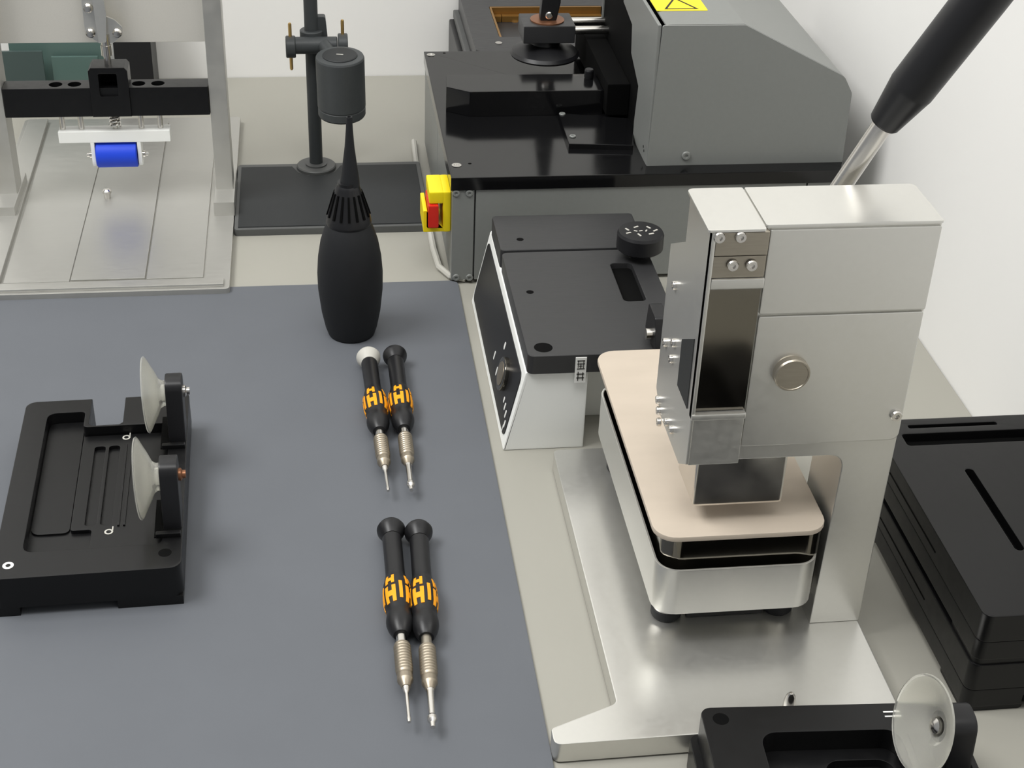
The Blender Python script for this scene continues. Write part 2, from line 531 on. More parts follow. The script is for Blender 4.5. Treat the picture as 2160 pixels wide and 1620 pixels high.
# hood
HY = .9635
hp = [(.2318, ZT), (.2345, .1845), (.2915, .1845), (.3665, .147), (.3735, .135), (.3745, ZT)]
hpr = roundpoly(hp, [0, .002, .004, .008, .006, 0])
HB = 1.165
hood = obj('hood', plate(hpr, [], HY, HY + .0025, 'y', bev=.0008), GREY, sm)
t = B()
hp2 = roundpoly([(x, z) for x, z in hp[1:]], [.002, .004, .008, .006, 0])
a_, b_ = [], []
inn = []
cx_, cz_ = .3, .12
for x, z in hp2:
    a_.append((x, HY + .0025, z)); b_.append((x, HB, z))
    ix, iz = x + (cx_ - x) * .016, z + (cz_ - z) * .016
    inn.append((ix, iz))
va = [t.verts.new(v) for v in a_]; vb = [t.verts.new(v) for v in b_]
ia = [t.verts.new((x, HY + .0025, z)) for x, z in inn]; ib = [t.verts.new((x, HB, z)) for x, z in inn]
for k in range(len(va) - 1):
    t.faces.new((va[k], va[k + 1], vb[k + 1], vb[k]))
    t.faces.new((ia[k], ib[k], ib[k + 1], ia[k + 1]))
    t.faces.new((va[k], ia[k], ia[k + 1], va[k + 1]))
    t.faces.new((vb[k], vb[k + 1], ib[k + 1], ib[k]))
for k in (0, -1):
    t.faces.new((va[k], vb[k], ib[k], ia[k]))
obj('hood_shell', t, GREY, sm)
hx = .2325
sd = [Xp(px, py, hx) for px, py in ((1366, 348), (1337, 298), (1340, 255), (1349, 182), (1334, 112), (1336, 52), (1318, 4))]
yz = [(p.y, p.z) for p in sd]
yz = [(HY + .001, ZT), ] + yz[1:] + [(yz[-1][0], .1845), (HY + .001, .1845)]
obj('hood_flange', plate(yz, [], hx - .001, hx + .0015, 'x', bev=.0004, bev_low=True), GREY, sm)
obj('hood_back', plate([(x, z) for x, z in hp], [], HB, HB + .002, 'y'), GREY, sm)
for px, py in ((1357, 309), (1358, 318)):
    obj('flange_hole', lathe([(.0012, 0), (0, .0003)], Xp(px, py, hx - .001), (-1, 0, 0), 12), VOID, sm)
screw('hood_screw', Yp(1447, 328, HY), (0, -1, 0), .0032, sm, GREY)
# hood warning sticker on the roof
st = obj('warning_sticker', plate(rrect(.2365, .2725, .9935, 1.032, .001), [], .1845, .1848), YEL, sm, 'yellow warning sticker')
tri = [(.2425, .9965), (.2665, .9965), (.2545, 1.0215)]
tri2 = [(.2447, .9978), (.2643, .9978), (.2545, 1.0185)]
obj('sticker_triangle', plate(tri, [tri2], .1848, .18495), BLACKPRINT, st)
# stage
sy1 = 1.188
sy1 = 1.0925
stg = roundpoly([(.0995, 1.069), (.116, 1.058), (.2165, 1.058), (.2165, sy1), (.1015, sy1)], [.001, .001, 0, 0, .001])
obj('stage', plate(stg, [], ZT + .0002, ZT + .0195, bev=.0006), GLOSSB, sm)
obj('dark_interior_block', box(.234, .30, 1.02, 1.1645, ZT, .17, .001), VOID, sm)  # near-black block put in to stand for the hood's dark interior
obj('dark_interior_block', box(.2168, .2338, 1.045, 1.19, ZT + .0045, .112, .0008), VOID, sm)  # second near-black filler, darkens the opening beside the stage
obj('stage_stop', lathe([(.0032, 0), (.0036, .001), (.0036, .006), (.003, .0072), (0, .0072)], (.2095, 1.083, ZT + .0195), (0, 0, 1), 18), BLACKP, sm)
lp = [Zp(px, py, ZT + .004) for px, py in ((1178, 238), (1200, 303), (1336, 306), (1336, 250))]
lob = obj('lower_bracket', plate([(p.x, p.y) for p in lp][::-1], [], ZT, ZT + .004, bev=.0005), GLOSSB, sm)
for px, py in ((1186, 241), (1208, 288), (1312, 240)):
    screw('bracket_screw', Zp(px, py, ZT + .004), (0, 0, 1), .0024, sm, GREY)
# suction head
sc = Vector((.1855, 1.151, ZT + .0135))
obj('suction_pad', lathe([(.027, 0), (.0278, .0015), (.026, .004), (.012, .010), (.010, .016)], sc, (0, 0, 1), 48), BLACKP, sm)
obj('suction_block', box(.1655, .2065, 1.134, 1.166, ZT + .0285, ZT + .0425, .001), ANODG, sm)
obj('block_washer', lathe([(.0135, 0), (.0135, .0009), (.0125, .0012), (0, .0012)], (.186, 1.149, ZT + .0425), (0, 0, 1), 36), COPPER, sm)
cl = plate(roundpoly([(.1795, ZT + .0425), (.1925, ZT + .0425), (.1955, ZT + .058), (.193, ZT + .10), (.186, ZT + .10), (.1805, ZT + .06)], .003), [], 1.144, 1.153, 'y', bev=.001, bev_low=True)
clo = obj('cam_lever', cl, BLACKP, sm)
obj('cam_pin', lathe([(.003, 0), (.003, .0008), (.0022, .0014), (0, .0014)], (.1865, 1.144, ZT + .048), (0, -1, 0), 18), STEEL, clo)
obj('guide_rod', rod((.2065, 1.160, ZT + .0375), (.262, 1.160, ZT + .0375), .0032), STEEL, sm)
obj('guide_rod', rod((.2065, 1.142, ZT + .0365), (.262, 1.142, ZT + .0365), .0032), STEEL, sm)
# emergency switch on the left flank
ex = SX0 + .001
sw = obj('switch_plate', box(ex - .006, ex, .9565, .9865, .0385, .0695, .0015), YEL, sm, 'yellow switch housing')
obj('switch_lip', box(ex - .0155, ex - .005, .9565, .9865, .0605, .0695, .0014), YEL, sw)
obj('switch_cup', plate(roundpoly([(ex - .0195, .039), (ex - .005, .039), (ex - .005, .0425), (ex - .0165, .0428), (ex - .0165, .0555), (ex - .0195, .0555)], .0008), [], .9565, .9865, 'y', bev=.0006, bev_low=True), YEL, sw)
obj('stop_button', box(ex - .0162, ex - .0088, .9540, .982, .0430, .0602, .0012), RED, sw, 'red rocker button')
# cables down the left flank
tag(obj('power_cable', tube([(.0845, 1.20, .0028), (.0835, 1.16, .0028), (.0838, 1.10, .0028), (.0848, 1.06, .0028), (.0852, 1.0, .0028), (.087, .972, .0028), (.094, .957, .0028), (.104, .953, .0028)],   .0024, 8), LGREY), 'pale grey cable lying along the left flank of the grey separator', 'cable')

# unit behind the separator
rm = thing('mould_unit', 'black mould unit with bronze lined recess, behind the grey separator', 'mould', (.2, 1.28, 0))
obj('pedestal', box(.128, .29, 1.216, 1.358, 0, .056, .002), BLACKP, rm)
obj('skirt', box(.132, .288, 1.210, 1.3595, .056, .064, .0012), BASEG, rm)
obj('frame', plate(rrect(.1365, .286, 1.203, 1.361, .006), [rrect(.160, .262, 1.238, 1.318, .003)], .064, .0805, bev=.0008), ANODG, rm)
obj('recess_floor', box(.1605, .2615, 1.2385, 1.3175, .064, .0688), ANODG, rm)
obj('recess_liner', box(.1605, .2615, 1.3150, 1.3178, .0688, .0803), BRONZE, rm)
obj('recess_liner', box(.1602, .1620, 1.2385, 1.315, .0688, .0803), BRONZE, rm)
obj('recess_bar', box(.171, .2615, 1.3085, 1.3145, .0688, .0745, .0006), BRONZE, rm)
obj('recess_bar', box(.162, .1705, 1.3085, 1.3145, .0688, .0745, .0006), BRONZE, rm)
for px, py, z in ((1052, 91, .0805), (1086, 47, .0688)):
    obj('frame_screw', lathe([(.003, 0), (.003, .0005), (.0014, .0005), (0, .0002)], Zp(px, py, z), (0, 0, 1), 18), STEEL, rm)

# ================================================================== white control device and the black tray on it
DV = thing('heating_console', 'white heating console with dark slanted dial panel on its left flank', 'console', (.15, .84, 0))
DY0, DY1, DT = .741, .925, .055
body = plate(roundpoly([(.1055, 0), (.1175, DT), (.1545, DT), (.1545, 0)], [.001, .002, .002, 0]), [], DY0, DY1, 'y', bev=.0012, bev_low=True)
body = box(.150, .212, .775, DY1 - .004, 0, DT, .001, bm=body)
obj('body', body, WHITEP, DV)
# slanted panel frame: u along +y, v up the slope
e_v = Vector((.012, 0, DT)).normalized()
e_n = Vector((-DT, 0, .012)).normalized()
o_p = Vector((.1055, DY0, 0))


def slope(u, v, n):
    return o_p + Vector((0, u, 0)) + e_v * v + e_n * n


def slope_plate(outline, n0, n1, bev=0.):
    t = plate(outline, [], n0, n1, 'z', bev=bev)
    for w in t.verts:
        w.co = slope(w.co.x, w.co.y, w.co.z)
    return t


pn = obj('dial_panel', slope_plate(rrect(.0055, .179, .006, .0505, .005), 0, .0006, .0002), BLACKP, DV, 'dark control panel')
dc = (.041, .029)
dl = obj('dial', slope_plate(circ(dc[0], dc[1], .0105, 32), .0006, .0036, .0008), CHROME, pn)
obj('dial_face', slope_plate(circ(dc[0], dc[1], .0075, 28), .0036, .0039), NICKEL, dl)
for u, v, du, dv_ in ((.0145, .017, .0012, .005), (.0205, .0185, .0012, .005), (.0265, .0195, .0012, .004), (.0105, .0125, .0012, .005), (.062, .018, .0012, .006), (.06, .038, .0016, .005), (.078, .02, .0012, .006), (.012, .0085, .0006, .005)):
    obj('panel_mark', slope_plate(rrect(u - du, u + du, v - dv_ / 2, v + dv_ / 2, min(du, dv_ / 2) * .9, 3), .0006, .0008), WHITEPRINT, pn)

bt = thing('mould_tray', 'flat black brushed mould tray lying on the white console', 'tray', (.16, .83, DT))
TZ = DT + .012
bod = plate(rrect(.118, .214, .7385, .869, .004), [rrect(.186, .2, .80, .85, .003)], DT, TZ, bev=.0008)
obj('front_slab', bod, ANODG, bt)
obj('slot_floor', box(.186, .2, .80, .85, DT, TZ - .004), VOID, bt)
obj('rear_slab', plate(rrect(.1175, .214, .8698, .921, .003), [], DT, TZ + .001, bev=.0016), ANODG, bt)
obj('thumb_recess', lathe([(.0055, 0), (0, .0002)], Zp(1146, 733, TZ), (0, 0, 1), 24), VOID, bt)
obj('corner_hole', lathe([(.0024, 0), (0, .0002)], Zp(1118, 616, TZ), (0, 0, 1), 16), VOID, bt)
obj('corner_hole', lathe([(.0024, 0), (0, .0002)], Zp(1097, 505, TZ + .001), (0, 0, 1), 16), VOID, bt)
# sticker hanging over the front edge
sx0 = Yp(1214, 766, .738).x
stk = obj('sticker', box(sx0, sx0 + .0065, .7378, .7384, DT - .0065, TZ - .0015), WHITEPRINT, bt, 'small white paper sticker')
for k, (u0, u1, w0, w1) in enumerate(((.001, .0055, .0082, .0087), (.001, .0055, .0062, .0066), (.0014, .0018, .004, .0088), (.0046, .005, .0035, .0088), (.003, .0034, .003, .0068), (.001, .0055, .0028, .0032), (.0022, .0042, .0046, .0050), (.001, .0055, -.0008, -.0003), (.0016, .0021, -.005, .001), (.0044, .0049, -.005, .0005), (.001, .0055, -.0034, -.0029))):
    obj('sticker_stroke', box(sx0 + u0, sx0 + u1, .7375, .7378, DT + w0, DT + w1), BLACKPRINT, stk)
# round clamp knob with emblem on the tray
kc = Zp(1352, 487, TZ + .018)
kb = thing('clamp_knob', 'round black clamp knob with silver oval emblem on the mould tray', 'knob', (kc.x, kc.y, TZ))
kc.z = TZ
obj('spindle', rod(kc, kc + Vector((0, 0, .01)), .006), BLACKP, kb)
ktop = obj('grip', lathe([(.0135, .005), (.0152, .0065), (.0152, .016), (.0142, .0178), (0, .018)], kc, (0, 0, 1), 40), BLACKP, kb)
for k in range(7):
    a = 2 * PI * k / 7
    e = kc + Vector((.0095 * math.cos(a), .0058 * math.sin(a), .0178))
    t = box(-.0018, .0018, -.0006, .0006, 0, .0005, .0002)
    bmesh.ops.transform(t, matrix=Matrix.Translation(e) @ Matrix.Rotation(a * 1.7 + .6, 4, 'Z'), verts=t.verts[:])
    obj('emblem_stroke', t, LGREY, ktop)
for k in (-1, 0, 1):
    t = box(-.0012, .0012, -.0005, .0005, 0, .0005, .0002)
    bmesh.ops.transform(t, matrix=Matrix.Translation(kc + Vector((.0035 * k, 0, .0178))) @ Matrix.Rotation(.8 * k + .3, 4, 'Z'), verts=t.verts[:])
    obj('emblem_stroke', t, LGREY, ktop)
hc = Zp(1388, 690, TZ + .01)
hg = thing('toggle_latch', 'small black latch on the mould tray, beside the press head', 'latch', (hc.x, hc.y, TZ))
obj('latch_body', plate(roundpoly([(hc.y - .016, TZ), (hc.y + .016, TZ), (hc.y + .012, TZ + .02), (hc.y - .006, TZ + .02)], .003), [], hc.x - .004, hc.x + .004, 'x', bev=.001, bev_low=True), BLACKP, hg)
obj('latch_pin', rod((hc.x - .008, hc.y - .004, TZ + .008), (hc.x + .008, hc.y - .004, TZ + .008), .0035), STEEL, hg)

# ================================================================== silver heat press
PB = .0125
pr = thing('heat_press', 'silver heat press with C shaped frame, beige platen and long black lever', 'press', (.2, .6, 0))
bs = [(.0985, .4885), (.2655, .4900), (.2655, .722), (.1325, .722), (.1318, .5125), (.0985, .4990)]
bpo = roundpoly(bs, [.004, .003, .004, .004, .004, .003])
obj('base', plate(bpo, [], .0012, PB, bev=.0008), SILVER, pr)
for fx, fy in ((.112, .495), (.25, .50), (.15, .70), (.25, .70)):
    obj('base_foot', lathe([(.005, 0), (.005, .0015), (0, .0015)], (fx, fy, 0), (0, 0, 1), 16), RUBBER, pr)
CY0, CY1 = .5595, .597
TOPZ = .2372
cf = [(.188, .1165), (.2418, .1165), (.2398, PB), (.2658, PB), (.2668, TOPZ), (.188, TOPZ)]
obj('c_frame', plate(roundpoly(cf, [0, .008, 0, 0, .001, 0], 8), [], CY0, CY1, 'y', bev=.0007, bev_low=True), SILVER, pr)
obj('front_cover', plate(rrect(.1905, .2660, .1250, .1940, (.001, .004, .001, .001)), [], CY0, CY0 - .0016, 'y', bev=.0006), SILVER, pr)
obj('upper_cover', plate(rrect(.1905, .2664, .1950, TOPZ - .001, .0008), [], CY0, CY0 - .0016, 'y', bev=.0006), SILVER, pr)
obj('top_cover', plate(rrect(.1885, .2672, CY0 - .0008, CY1 - .0005, (.001, .001, .003, .001)), [], TOPZ, TOPZ + .0012, bev=.0005), SILVER, pr)
obj('top_cover', plate(rrect(.1625, .1878, CY0 - .0045, CY1 - .0005, (.001, .001, .001, .003)), [], TOPZ, TOPZ + .0012, bev=.0005), SILVER, pr)
kn = obj('front_knob', lathe([(.0081, 0), (.0083, .0004), (.0083, .0034), (.0078, .0042), (.0072, .0042), (.0070, .0038), (0, .0038)], (.2086, CY0 - .0016, .1652), (0, -1, 0), 48), BRONZED, pr, 'round spun steel knob')
screw('cover_screw', (.2625, CY0 - .0016, .1392), (0, -1, 0), .0028, pr, STEEL, .7)
# press head on the left of the frame
HX0, HX1, HYF, HYB = .1645, .1902, .5555, .622
obj('head_core', box(HX0 + .0015, HX1 - .0005, HYF + .004, CY1 - .0006, .117, TOPZ - .0004, .0004), SILVER, pr)
obj('head_side_plate', plate([(HYF, .118), (HYF + .012, .110), (HYB - .012, .110), (HYB, .118), (HYB, .198), (CY1 - .0006, .212), (CY1 - .0006, TOPZ - .0004), (HYF, TOPZ - .0004)], [], HX0, HX0 + .0014, 'x', bev=.0003, bev_low=True), SILVER, pr)
obj('head_rear_block', box(HX0 + .0015, HX1 - .0005, CY1, HYB - .001, .120, .196, .001), SILVER, pr)
obj('mirror_panel', box(HX0 + .0016, HX1 - .0006, HYF + .0022, HYF + .0039, .146, .2095), CHROME, pr, 'dark mirror steel front panel')
obj('head_edge', box(HX0, HX0 + .0018, HYF - .0002, HYF + .004, .1435, TOPZ - .0004, .0005), SILVER, pr)
obj('head_lip', box(HX0, HX1 - .0003, HYF - .0008, HYF + .004, .1425, .1455, .0006), SILVER, pr)
obj('head_lip', box(HX0 + .0018, HX1 - .0003, HYF - .0002, HYF + .004, .2095, .2145, .0006), SILVER, pr)
obj('hinge_leaf', box(HX0 + .0019, HX1 - .0006, HYF + .001, HYF + .0039, .2147, .2250, .0004), BRONZED, pr)
obj('hinge_leaf', box(HX0 + .0019, HX1 - .0006, HYF + .0002, HYF + .0039, .2256, .2366, .0004), BRONZED, pr)
obj('head_apron', box(HX0 + .0014, HX1 - .0005, HYF + .0005, HYF + .004, .117, .1424, .0004), SILVER, pr)
for px, py in ((1517, 500), (1562, 499), (1545, 559), (1585, 559)):
    screw('hinge_screw', Yp(px, py, HYF + .0005), (0, -1, 0), .0026, pr, STEEL, .6)
dw = [Xp(px, py, HX0) for px, py in ((1440, 715), (1430, 812), (1450, 862), (1466, 715))]
obj('side_window', plate([(max(p.y, HYF + .0025), p.z) for p in dw], [], HX0 - .0004, HX0 + .0002, 'x'), CHARD, pr)
for px, py in ((1406, 722), (1424, 723), (1419, 757), (1391, 843), (1392, 866), (1393, 890), (1409, 890), (1419, 906), (1408, 600), (1426, 602)):
    p = Xp(px, py, HX0)
    if p.y < HYB - .002:
        screw('side_screw', p, (-1, 0, 0), .0022, pr, STEEL, .8)
obj('upper_platen', box(.172, .216, .562, .594, .088, .117, .002), STEEL, pr)
# tray with platen
tr = rrect(.1555, .2362, .5485, .716, .011)
tri_ = rrect(.1568, .2349, .5498, .7147, .0098)
obj('tray_wall', plate(tr, [tri_], .0335, .0605, bev=.0004), STEEL if False else SILVER, pr)
obj('tray_floor', plate(tri_, [], .0335, .036), SILVER, pr)
obj('platen', plate(rrect(.1585, .2385, .5535, .721, .010), [], .036, .0755, bev=.0006), CHROME, pr)
obj('platen_pad', plate(rrect(.1535, .2385, .5515, .7235, .011), [], .0755, .0785, bev=.0008, bev_low=True), BEIGE, pr, 'beige silicone platen pad')
for px in ((.1685), (.2265)):
    obj('tray_foot', lathe([(.0072, 0), (.0078, .001), (.0078, .005), (.007, .0056)], (px, .5735, PB), (0, 0, 1), 28), RUBBER, pr)
    obj('tray_foot_collar', lathe([(.0072, .0056), (.0072, .0215)], (px, .5735, PB), (0, 0, 1), 28), STEEL, pr)
    obj('tray_foot', lathe([(.0072, 0), (.0078, .001), (.0078, .005), (.007, .0056), (.007, .0215)], (px, .70, PB), (0, 0, 1), 28), RUBBER, pr)
obj('black_base_strip', box(.178, .218, .569, .58, PB, PB + .006, .0006), BLACKP, pr)  # black strip on the base between the tray feet
obj('locating_pin', lathe([(.0030, 0), (.0030, .004), (.0022, .0075), (.001, .0092), (0, .0095)], Zp(1664, 1492, PB), (0, 0, 1), 20), STEEL, pr)
# lever
pz = Yp(1772, 396, .612)
obj('lever_pivot', box(.215, .245, CY1, .626, .165, .205, .002), SILVER, pr)
L1 = Yp(1866, 258, .606)
L0 = pz + (pz - L1).normalized() * .045
L2 = Yp(2100, -40, .588)
dl_ = (L2 - L1).normalized()
obj('lever_rod', rod(L0, L1 + (L1 - L0).normalized() * .004, .0047, seg=32), STEEL, pr)
obj('lever_grip', lathe([(.0046, -.001), (.0064, -.001), (.0072, .0), (.0102, .0185), (.0105, .020), (.0108, .07), (.0105, .118), (.008, .122), (0, .1225)], L1, dl_, 48), BLACKP, pr, 'black rubber lever grip')


# ================================================================== phone moulds
def suction_cup(parent, c, d, arm_len=.011, r=.0215):
    """clear cup, rim centre c, facing -d; d points to the arm"""
    cu = obj('suction_cup', lathe([(r, 0), (r + .0004, .0007), (r - .0004, .0014), (r * .84, .0030), (r * .60, .0058), (r * .40, .0078), (r * .34, .0098), (r * .34, arm_len),
                                   (r * .2, arm_len), (r * .2, .0085), (r * .36, .0064), (r * .6, .0042), (r * .84, .0016), (r * .96, .0006)], c, d, 48, caps=False), SILI, parent, 'clear silicone suction cup')
    return cu


# left mould: built around its own centre, then placed
LJ = thing('phone_mould', 'black phone mould with two clear suction cups, on the grey mat', 'mould', (0, 0, 0))
W, L, T = .0935, .163, .0245
x0, x1, y0, y1 = -W / 2, W / 2, -L / 2, L / 2
notch = [(x0 + .0375, y1), (x0 + .0375, y1 - .0265), (x0 + .0395, y1 - .0285), (x0 + .0545, y1 - .0285), (x0 + .0565, y1 - .0265), (x0 + .0565, y1)]
outl = rrect(x0, x1, y0, y1, (.004, .006, .002, .006))
outl = [p for p in outl]
# insert the notch in the rear edge (between the x1y1 and x0y1 corners)
k_ins = max(i for i, p in enumerate(outl) if p[0] > 0 and abs(p[1] - y1) < 1e-6) + 1
outl = outl[:k_ins] + notch[::-1] + outl[k_ins:]
pocket = roundpoly([(x0 + .0135, y0 + .0205), (x0 + .044, y0 + .0205), (x1 - .0105, y0 + .0205), (x1 - .0105, y1 - .03), (x0 + .0569, y1 - .03), (x0 + .0345, y1 - .03), (x0 + .0345, y1 - .0135), (x0 + .0135, y1 - .0135)], [.006, 0, .004, .004, 0, .003, .003, .006])
obj('lower_body', plate(outl, [], .0055, .0165), ANOD, LJ)
obj('rim', plate(outl, [pocket], .0165, T, bev=.0006), ANOD, LJ)
obj('front_foot', box(x1 - .0335, x1 - .0005, y0 + .0003, y0 + .02, 0, .0055, .0003), ANOD, LJ)
obj('side_foot', box(x0 + .0005, x0 + .012, y0 + .0003, y1 - .002, 0, .0055, .0003), ANOD, LJ)
obj('rear_foot', box(x1 - .0335, x1 - .0005, y1 - .02, y1 - .0005, 0, .0055, .0003), ANOD, LJ)
# raised shelves and ribs inside the pocket
obj('pocket_shelf', plate(roundpoly([(x0 + .0455, y0 + .021), (x1 - .011, y0 + .021), (x1 - .011, y1 - .031), (x0 + .0345, y1 - .031), (x0 + .0345, y0 + .0435), (x0 + .0455, y0 + .0435)], [.003, 0, 0, 0, .002, .002]), [rrect(x0 + .0415, x0 + .0475, y0 + .047, y1 - .042, .002), rrect(x0 + .0495, x0 + .0555, y0 + .047, y1 - .042, .002)], .0165, .0188, bev=.0004), ANOD, LJ)
obj('pocket_step', plate(roundpoly([(x0 + .0138, y0 + .0435), (x0 + .034, y0 + .0435), (x0 + .034, y1 - .0138), (x0 + .0138, y1 - .0138)], [.006, .004, .002, .005]), [], .0165, .0176, bev=.0004), ANOD, LJ)
for rx in (.0585, .0615):
    obj('pocket_rib', box(x0 + rx, x0 + rx + .0012, y0 + .045, y1 - .042, .0188, .0196, .0002), ANOD, LJ)
obj('corner_hole', lathe([(.0034, 0), (0, .0002)], (x1 - .0085, y0 + .0125, T), (0, 0, 1), 24), VOID, LJ)
obj('corner_plug', plate(circ(x0 + .0078, y0 + .0105, .0028), [circ(x0 + .0078, y0 + .0105, .0013)], T, T + .0002), WHITEPRINT, LJ)
for px_, py_ in ((x0 + .0585, y1 - .0345), (x0 + .0545, y0 + .0405)):
    obj('index_mark', plate(circ(px_, py_, .0023, 16), [circ(px_, py_, .0014, 12)], .0188, .0190), LGREY, LJ)
    obj('index_mark', box(px_ + .0016, px_ + .0022, py_ + .001, py_ + .0044, .0188, .0190), LGREY, LJ)
a0 = x1 - .0105
arms = []
for ay in (y1 - .036, y0 + .046):
    slot = obj('hinge_slot', box(a0 - .004, x1 - .0012, ay - .0205, ay + .012, T - .0003, T + .0003), VOID, LJ)
    obj('hinge_plate', box(a0 - .003, x1 - .0008, ay - .0215, ay - .0185, T, T + .0028, .0005), ANOD, LJ)
    arm = obj('cup_arm', plate(roundpoly([(ay - .0145, T - .002), (ay + .0045, T - .002), (ay + .0065, T + .036), (ay - .0085, T + .036)], [.001, .001, .007, .007]), [], a0 + .0005, x1 - .0005, 'x', bev=.001, bev_low=True), BLACKP, LJ)
    cc = Vector((a0 + .0005 - .0115, ay - .001, T + .0243))
    suction_cup(LJ, cc, (1, 0, 0.04), .0125)
    obj('cup_bolt', lathe([(.0034, 0), (.0034, .0012), (.0022, .002), (.0022, .0036), (0, .0038)], (x1 - .0005, ay - .001, T + .0255), (1, 0, 0), 16), STEEL if ay > 0 else COPPER, LJ)
LJ.location = (-.1235, .6935, MZ)
LJ.rotation_euler = (0, 0, math.radians(1.6))

# front right mould
RJ = thing('phone_mould', 'black phone mould with single clear suction cup, in front of the silver press', 'mould', (0, 0, 0))
T2, W2, L2_ = .0325, .1165, .17
x0, x1, y0, y1 = 0, W2, -L2_, 0
o2 = rrect(x0, x1, y0, y1, .005)
obj('lower_body', plate(rrect(x0 - .0035, x1 + .001, y0, y1 - .0005, .005), [], 0, .0165, bev=.0006), ANOD, RJ)
obj('upper_body', plate(o2, [rrect(x0 + .0245, x0 + .0875, y0 + .02, y1 - .0165, .007)], .0165, T2, bev=.0007), ANOD, RJ)
obj('pocket_floor', plate(rrect(x0 + .0245, x0 + .0875, y0 + .02, y1 - .0165, .007), [rrect(x0 + .053, x0 + .084, y0 + .04, y1 - .0235, .007)], .0165, .021, bev=.0004), ANOD, RJ)
obj('corner_hole', lathe([(.0037, 0), (0, .0002)], (x0 + .0085, y1 - .0075, T2), (0, 0, 1), 24), VOID, RJ)
for k in range(2):
    obj('index_mark', box(x0 + .0835, x0 + .0915, y1 - .0062 - .0028 * k, y1 - .0054 - .0028 * k, T2, T2 + .0002), WHITEPRINT, RJ)
obj('arm_channel', box(x1 - .0255, x1 - .003, y0 + .05, y1 - .02, T2 - .0002, T2 + .0003), VOID, RJ)
ay = -.05
RJ.location = (Zp(1474, 1489, T2).x, .486, 0)
cpx = Zp(1943, 1532, T2 + .0215)
loc = RJ.location
RJ.rotation_euler = (0, 0, math.radians(-3.2))
cl_ = Matrix.Rotation(math.radians(3.2), 3, 'Z') @ Vector((cpx.x - loc.x, cpx.y - loc.y, T2 + .0225))
dcup = Vector((.93, .13, -.28)).normalized()
cl_b = cl_ + dcup * .0125
obj('cup_arm', plate(roundpoly([(cl_b.y - .012, T2 - .003), (cl_b.y + .006, T2 - .003), (cl_b.y + .0085, T2 + .029), (cl_b.y - .0085, T2 + .029)], [.001, .001, .007, .007]), [], cl_b.x - .001, cl_b.x + .0105, 'x', bev=.0015, bev_low=True), BLACKP, RJ)
suction_cup(RJ, cl_, dcup, .0128)
obj('cup_bolt', lathe([(.0036, 0), (.0036, .002), (.002, .0028), (0, .003)], cl_ + dcup * .0085, -dcup, 16), STEEL, RJ)


# stacked moulds on the right
def stack_mould(z, label, top):
    s = thing('phone_mould', label, 'mould', (.348, .585, z), 'stacked phone moulds')
    X0, X1, Y0, Y1 = .3005, .3985, .503, .668
    Hm = .0305
    o_ = rrect(X0, X1, Y0, Y1, .005)
    obj('lower_body', plate(o_, [], z + .0035, z + .0145, bev=.0007, bev_low=True), ANOD, s)
    holes = [rrect(X0 + .0125, X1 - .012, Y1 - .0255, Y1 - .0145, .002), rrect(X0 + .019, X0 + .07, Y1 - .009, Y1 - .0062, .001), rrect(X0 + .035, X0 + .0395, Y0 + .047, Y1 - .049, .0022), rrect(X0 + .070, X0 + .0745, Y0 + .047, Y1 - .049, .0022)] if top else []
    obj('upper_body', plate(o_, holes, z + .0145, z + Hm, bev=.0009, bev_low=True), ANOD, s)
    for fx, fy in ((X0 + .001, Y0 + .001), (X1 - .033, Y0 + .001), (X0 + .001, Y1 - .033), (X1 - .033, Y1 - .033)):
        obj('foot', plate(rrect(fx, fx + .032, fy, fy + .032, .004), [], z, z + .0035), ANOD, s)
    obj('side_groove', box(X0 - .0002, X0 + .0004, Y0 + .06, Y1 - .012, z + .0205, z + .0213), VOID, s)
    obj('front_notch', box(X0 + .03, X1 - .03, Y0 - .0002, Y0 + .0006, z + .0055, z + .0095), VOID, s)
    if top:
        for h in holes:
            xs, ys = [p[0] for p in h], [p[1] for p in h]
            obj('groove_floor', box(min(xs), max(xs), min(ys), max(ys), z + .0145, z + .025), VOID, s)
        obj('corner_hole', lathe([(.0037, 0), (0, .0002)], (X0 + .0075, Y1 - .008, z + Hm), (0, 0, 1), 24), VOID, s)
    return s


stack_mould(0, 'lower black phone mould of the stack by the right wall', False)
stack_mould(.0305, 'upper black phone mould of the stack, slotted top, by the right wall', True)


# ================================================================== screwdrivers
def prof_r(prof, s):
    for (r0, s0), (r1, s1) in zip(prof, prof[1:]):
        if s0 <= s <= s1 and s1 > s0:
            return r0 + (r1 - r0) * (s - s0) / (s1 - s0)
    return prof[-1][0]


GRIP = [(.0052, .012), (.0051, .043), (.0058, .047), (.0070, .053), (.0074, .060), (.0072, .067), (.0065, .071), (.0062, .0735), (.0065, .076), (.0069, .0785), (.0069, .0812), (.0062, .0845), (.0048, .088), (.0038, .0895), (0, .0895)]


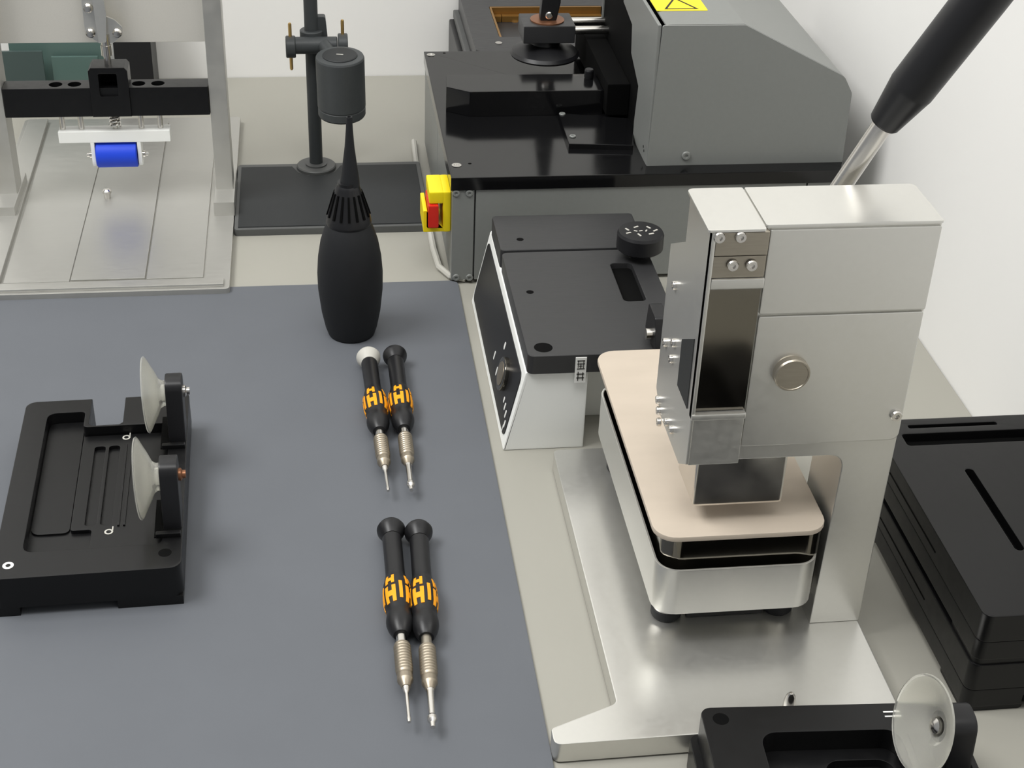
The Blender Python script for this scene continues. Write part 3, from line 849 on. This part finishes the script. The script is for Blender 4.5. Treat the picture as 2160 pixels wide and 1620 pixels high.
def patch(bm, s0, s1, a0, a1, off=.00025, n=5):
    g = []
    for i in range(n + 1):
        s = s0 + (s1 - s0) * i / n
        r = prof_r(GRIP, s) + off
        g.append([bm.verts.new((r * math.cos(a0 + (a1 - a0) * j / 4), r * math.sin(a0 + (a1 - a0) * j / 4), s)) for j in range(5)])
    for i in range(n):
        for j in range(4):
            bm.faces.new((g[i][j], g[i + 1][j], g[i + 1][j + 1], g[i][j + 1]))
    # rim skirts so that the inlay has thickness
    loop = [g[0][j] for j in range(5)] + [g[i][4] for i in range(1, n + 1)] + [g[n][j] for j in range(3, -1, -1)] + [g[i][0] for i in range(n - 1, 0, -1)]
    low = []
    for v in loop:
        d = Vector((v.co.x, v.co.y, 0)).normalized() * (off * 2.2)
        low.append(bm.verts.new(v.co - d))
    for k in range(len(loop)):
        k2 = (k + 1) % len(loop)
        bm.faces.new((loop[k], loop[k2], low[k2], low[k]))


def screwdriver(label, px0, px1, cap_mat, tip='thin', roll=0., neck=STEEL):
    """lies on the mat: axis from the cap pixel to the tip pixel"""
    s = thing('screwdriver', label, 'screwdriver', (0, 0, 0), 'precision screwdrivers on the mat')
    Zd = (0, 0, 1)
    obj('cap', lathe([(0, 0), (.004, .0003), (.0068, .0016), (.0078, .0038), (.0076, .006), (.006, .0092), (.0050, .0112), (0, .0112)], (0, 0, 0), Zd, 32), cap_mat, s)
    obj('handle', lathe([(0, .0112)] + GRIP, (0, 0, 0), Zd, 36), BLACKP, s)
    for k in range(4):
        a = 2 * PI * k / 4 + roll
        t = B()
        patch(t, .0585, .0705, a - .42, a - .15)
        patch(t, .0585, .0705, a + .15, a + .42)
        patch(t, .0625, .0665, a - .16, a + .16, .00024)
        obj('grip_inlay', t, ORANGE, s)
        t = B()
        patch(t, .0495, .0565, a - .36, a - .14)
        patch(t, .0495, .0565, a + .14, a + .36)
        patch(t, .0520, .0546, a - .15, a + .15, .00024)
        obj('grip_inlay', t, ORANGE, s)
        t = B()
        patch(t, .0555, .0685, a + PI / 4 - .12, a + PI / 4 + .12)
        obj('grip_inlay', t, ORANGE, s)
    obj('neck', lathe([(.0026, .0895), (.0026, .098)], (0, 0, 0), Zd, 20), neck, s)
    ck = obj('chuck', lathe([(.0034, .0965), (.0041, .0972), (.0041, .1165), (.0036, .1175), (.0036, .1182), (.0039, .1188), (.0039, .122), (.003, .1235), (.0022, .1265), (0, .1265)], (0, 0, 0), Zd, 24), NICKEL, s)
    for k in range(9):
        obj('knurl_ring', lathe([(.0041, 0), (.00435, .0004), (.00435, .0008), (.0041, .0012)], (0, 0, .098 + .002 * k), Zd, 24, caps=False), NICKEL, ck)
    if tip == 'thin':
        obj('bit', lathe([(.0019, .1265), (.0016, .129), (.0009, .131), (.0009, .146), (.0011, .1475), (.0008, .1495), (0, .1497)], (0, 0, 0), Zd, 16), STEEL, s)
    else:
        obj('bit', lathe([(.0021, .1265), (.0018, .128), (.0016, .143), (.0024, .1445), (.0024, .1465), (.0014, .148), (.0012, .151), (0, .1513)], (0, 0, 0), Zd, 16), STEEL, s)
    zc = MZ + .0078
    A = Zp(px0[0], px0[1], zc)
    Bp = Zp(px1[0], px1[1], zc)
    d = (Bp - A)
    d.z = 0
    s.location = A
    s.rotation_mode = 'QUATERNION'
    s.rotation_quaternion = d.to_track_quat('Z', 'Y')
    return s


u1 = screwdriver('black and orange screwdriver with light grey cap', (776, 747), (826, 1082), LGREY, 'thin', .35)
u2 = screwdriver('black and orange screwdriver with black cap, right of the grey capped one', (832, 743), (874, 1082), BLACKP, 'thick', .2)
d1 = screwdriver('front left screwdriver of the lower pair, thin straight bit', (824, 1108), (861, 1500), BLACKP, 'thin', .55)
d2 = screwdriver('front right screwdriver of the lower pair, thick bit and brown neck', (882, 1112), (912, 1518), BLACKP, 'thick', .4, BRONZED)
for k in range(3):
    t = box(-.0004, .0004, -.0055, -.0050, .0215 + .0045 * k, .0240 + .0045 * k)
    obj('print_mark', t, GOLDPRINT, u1)
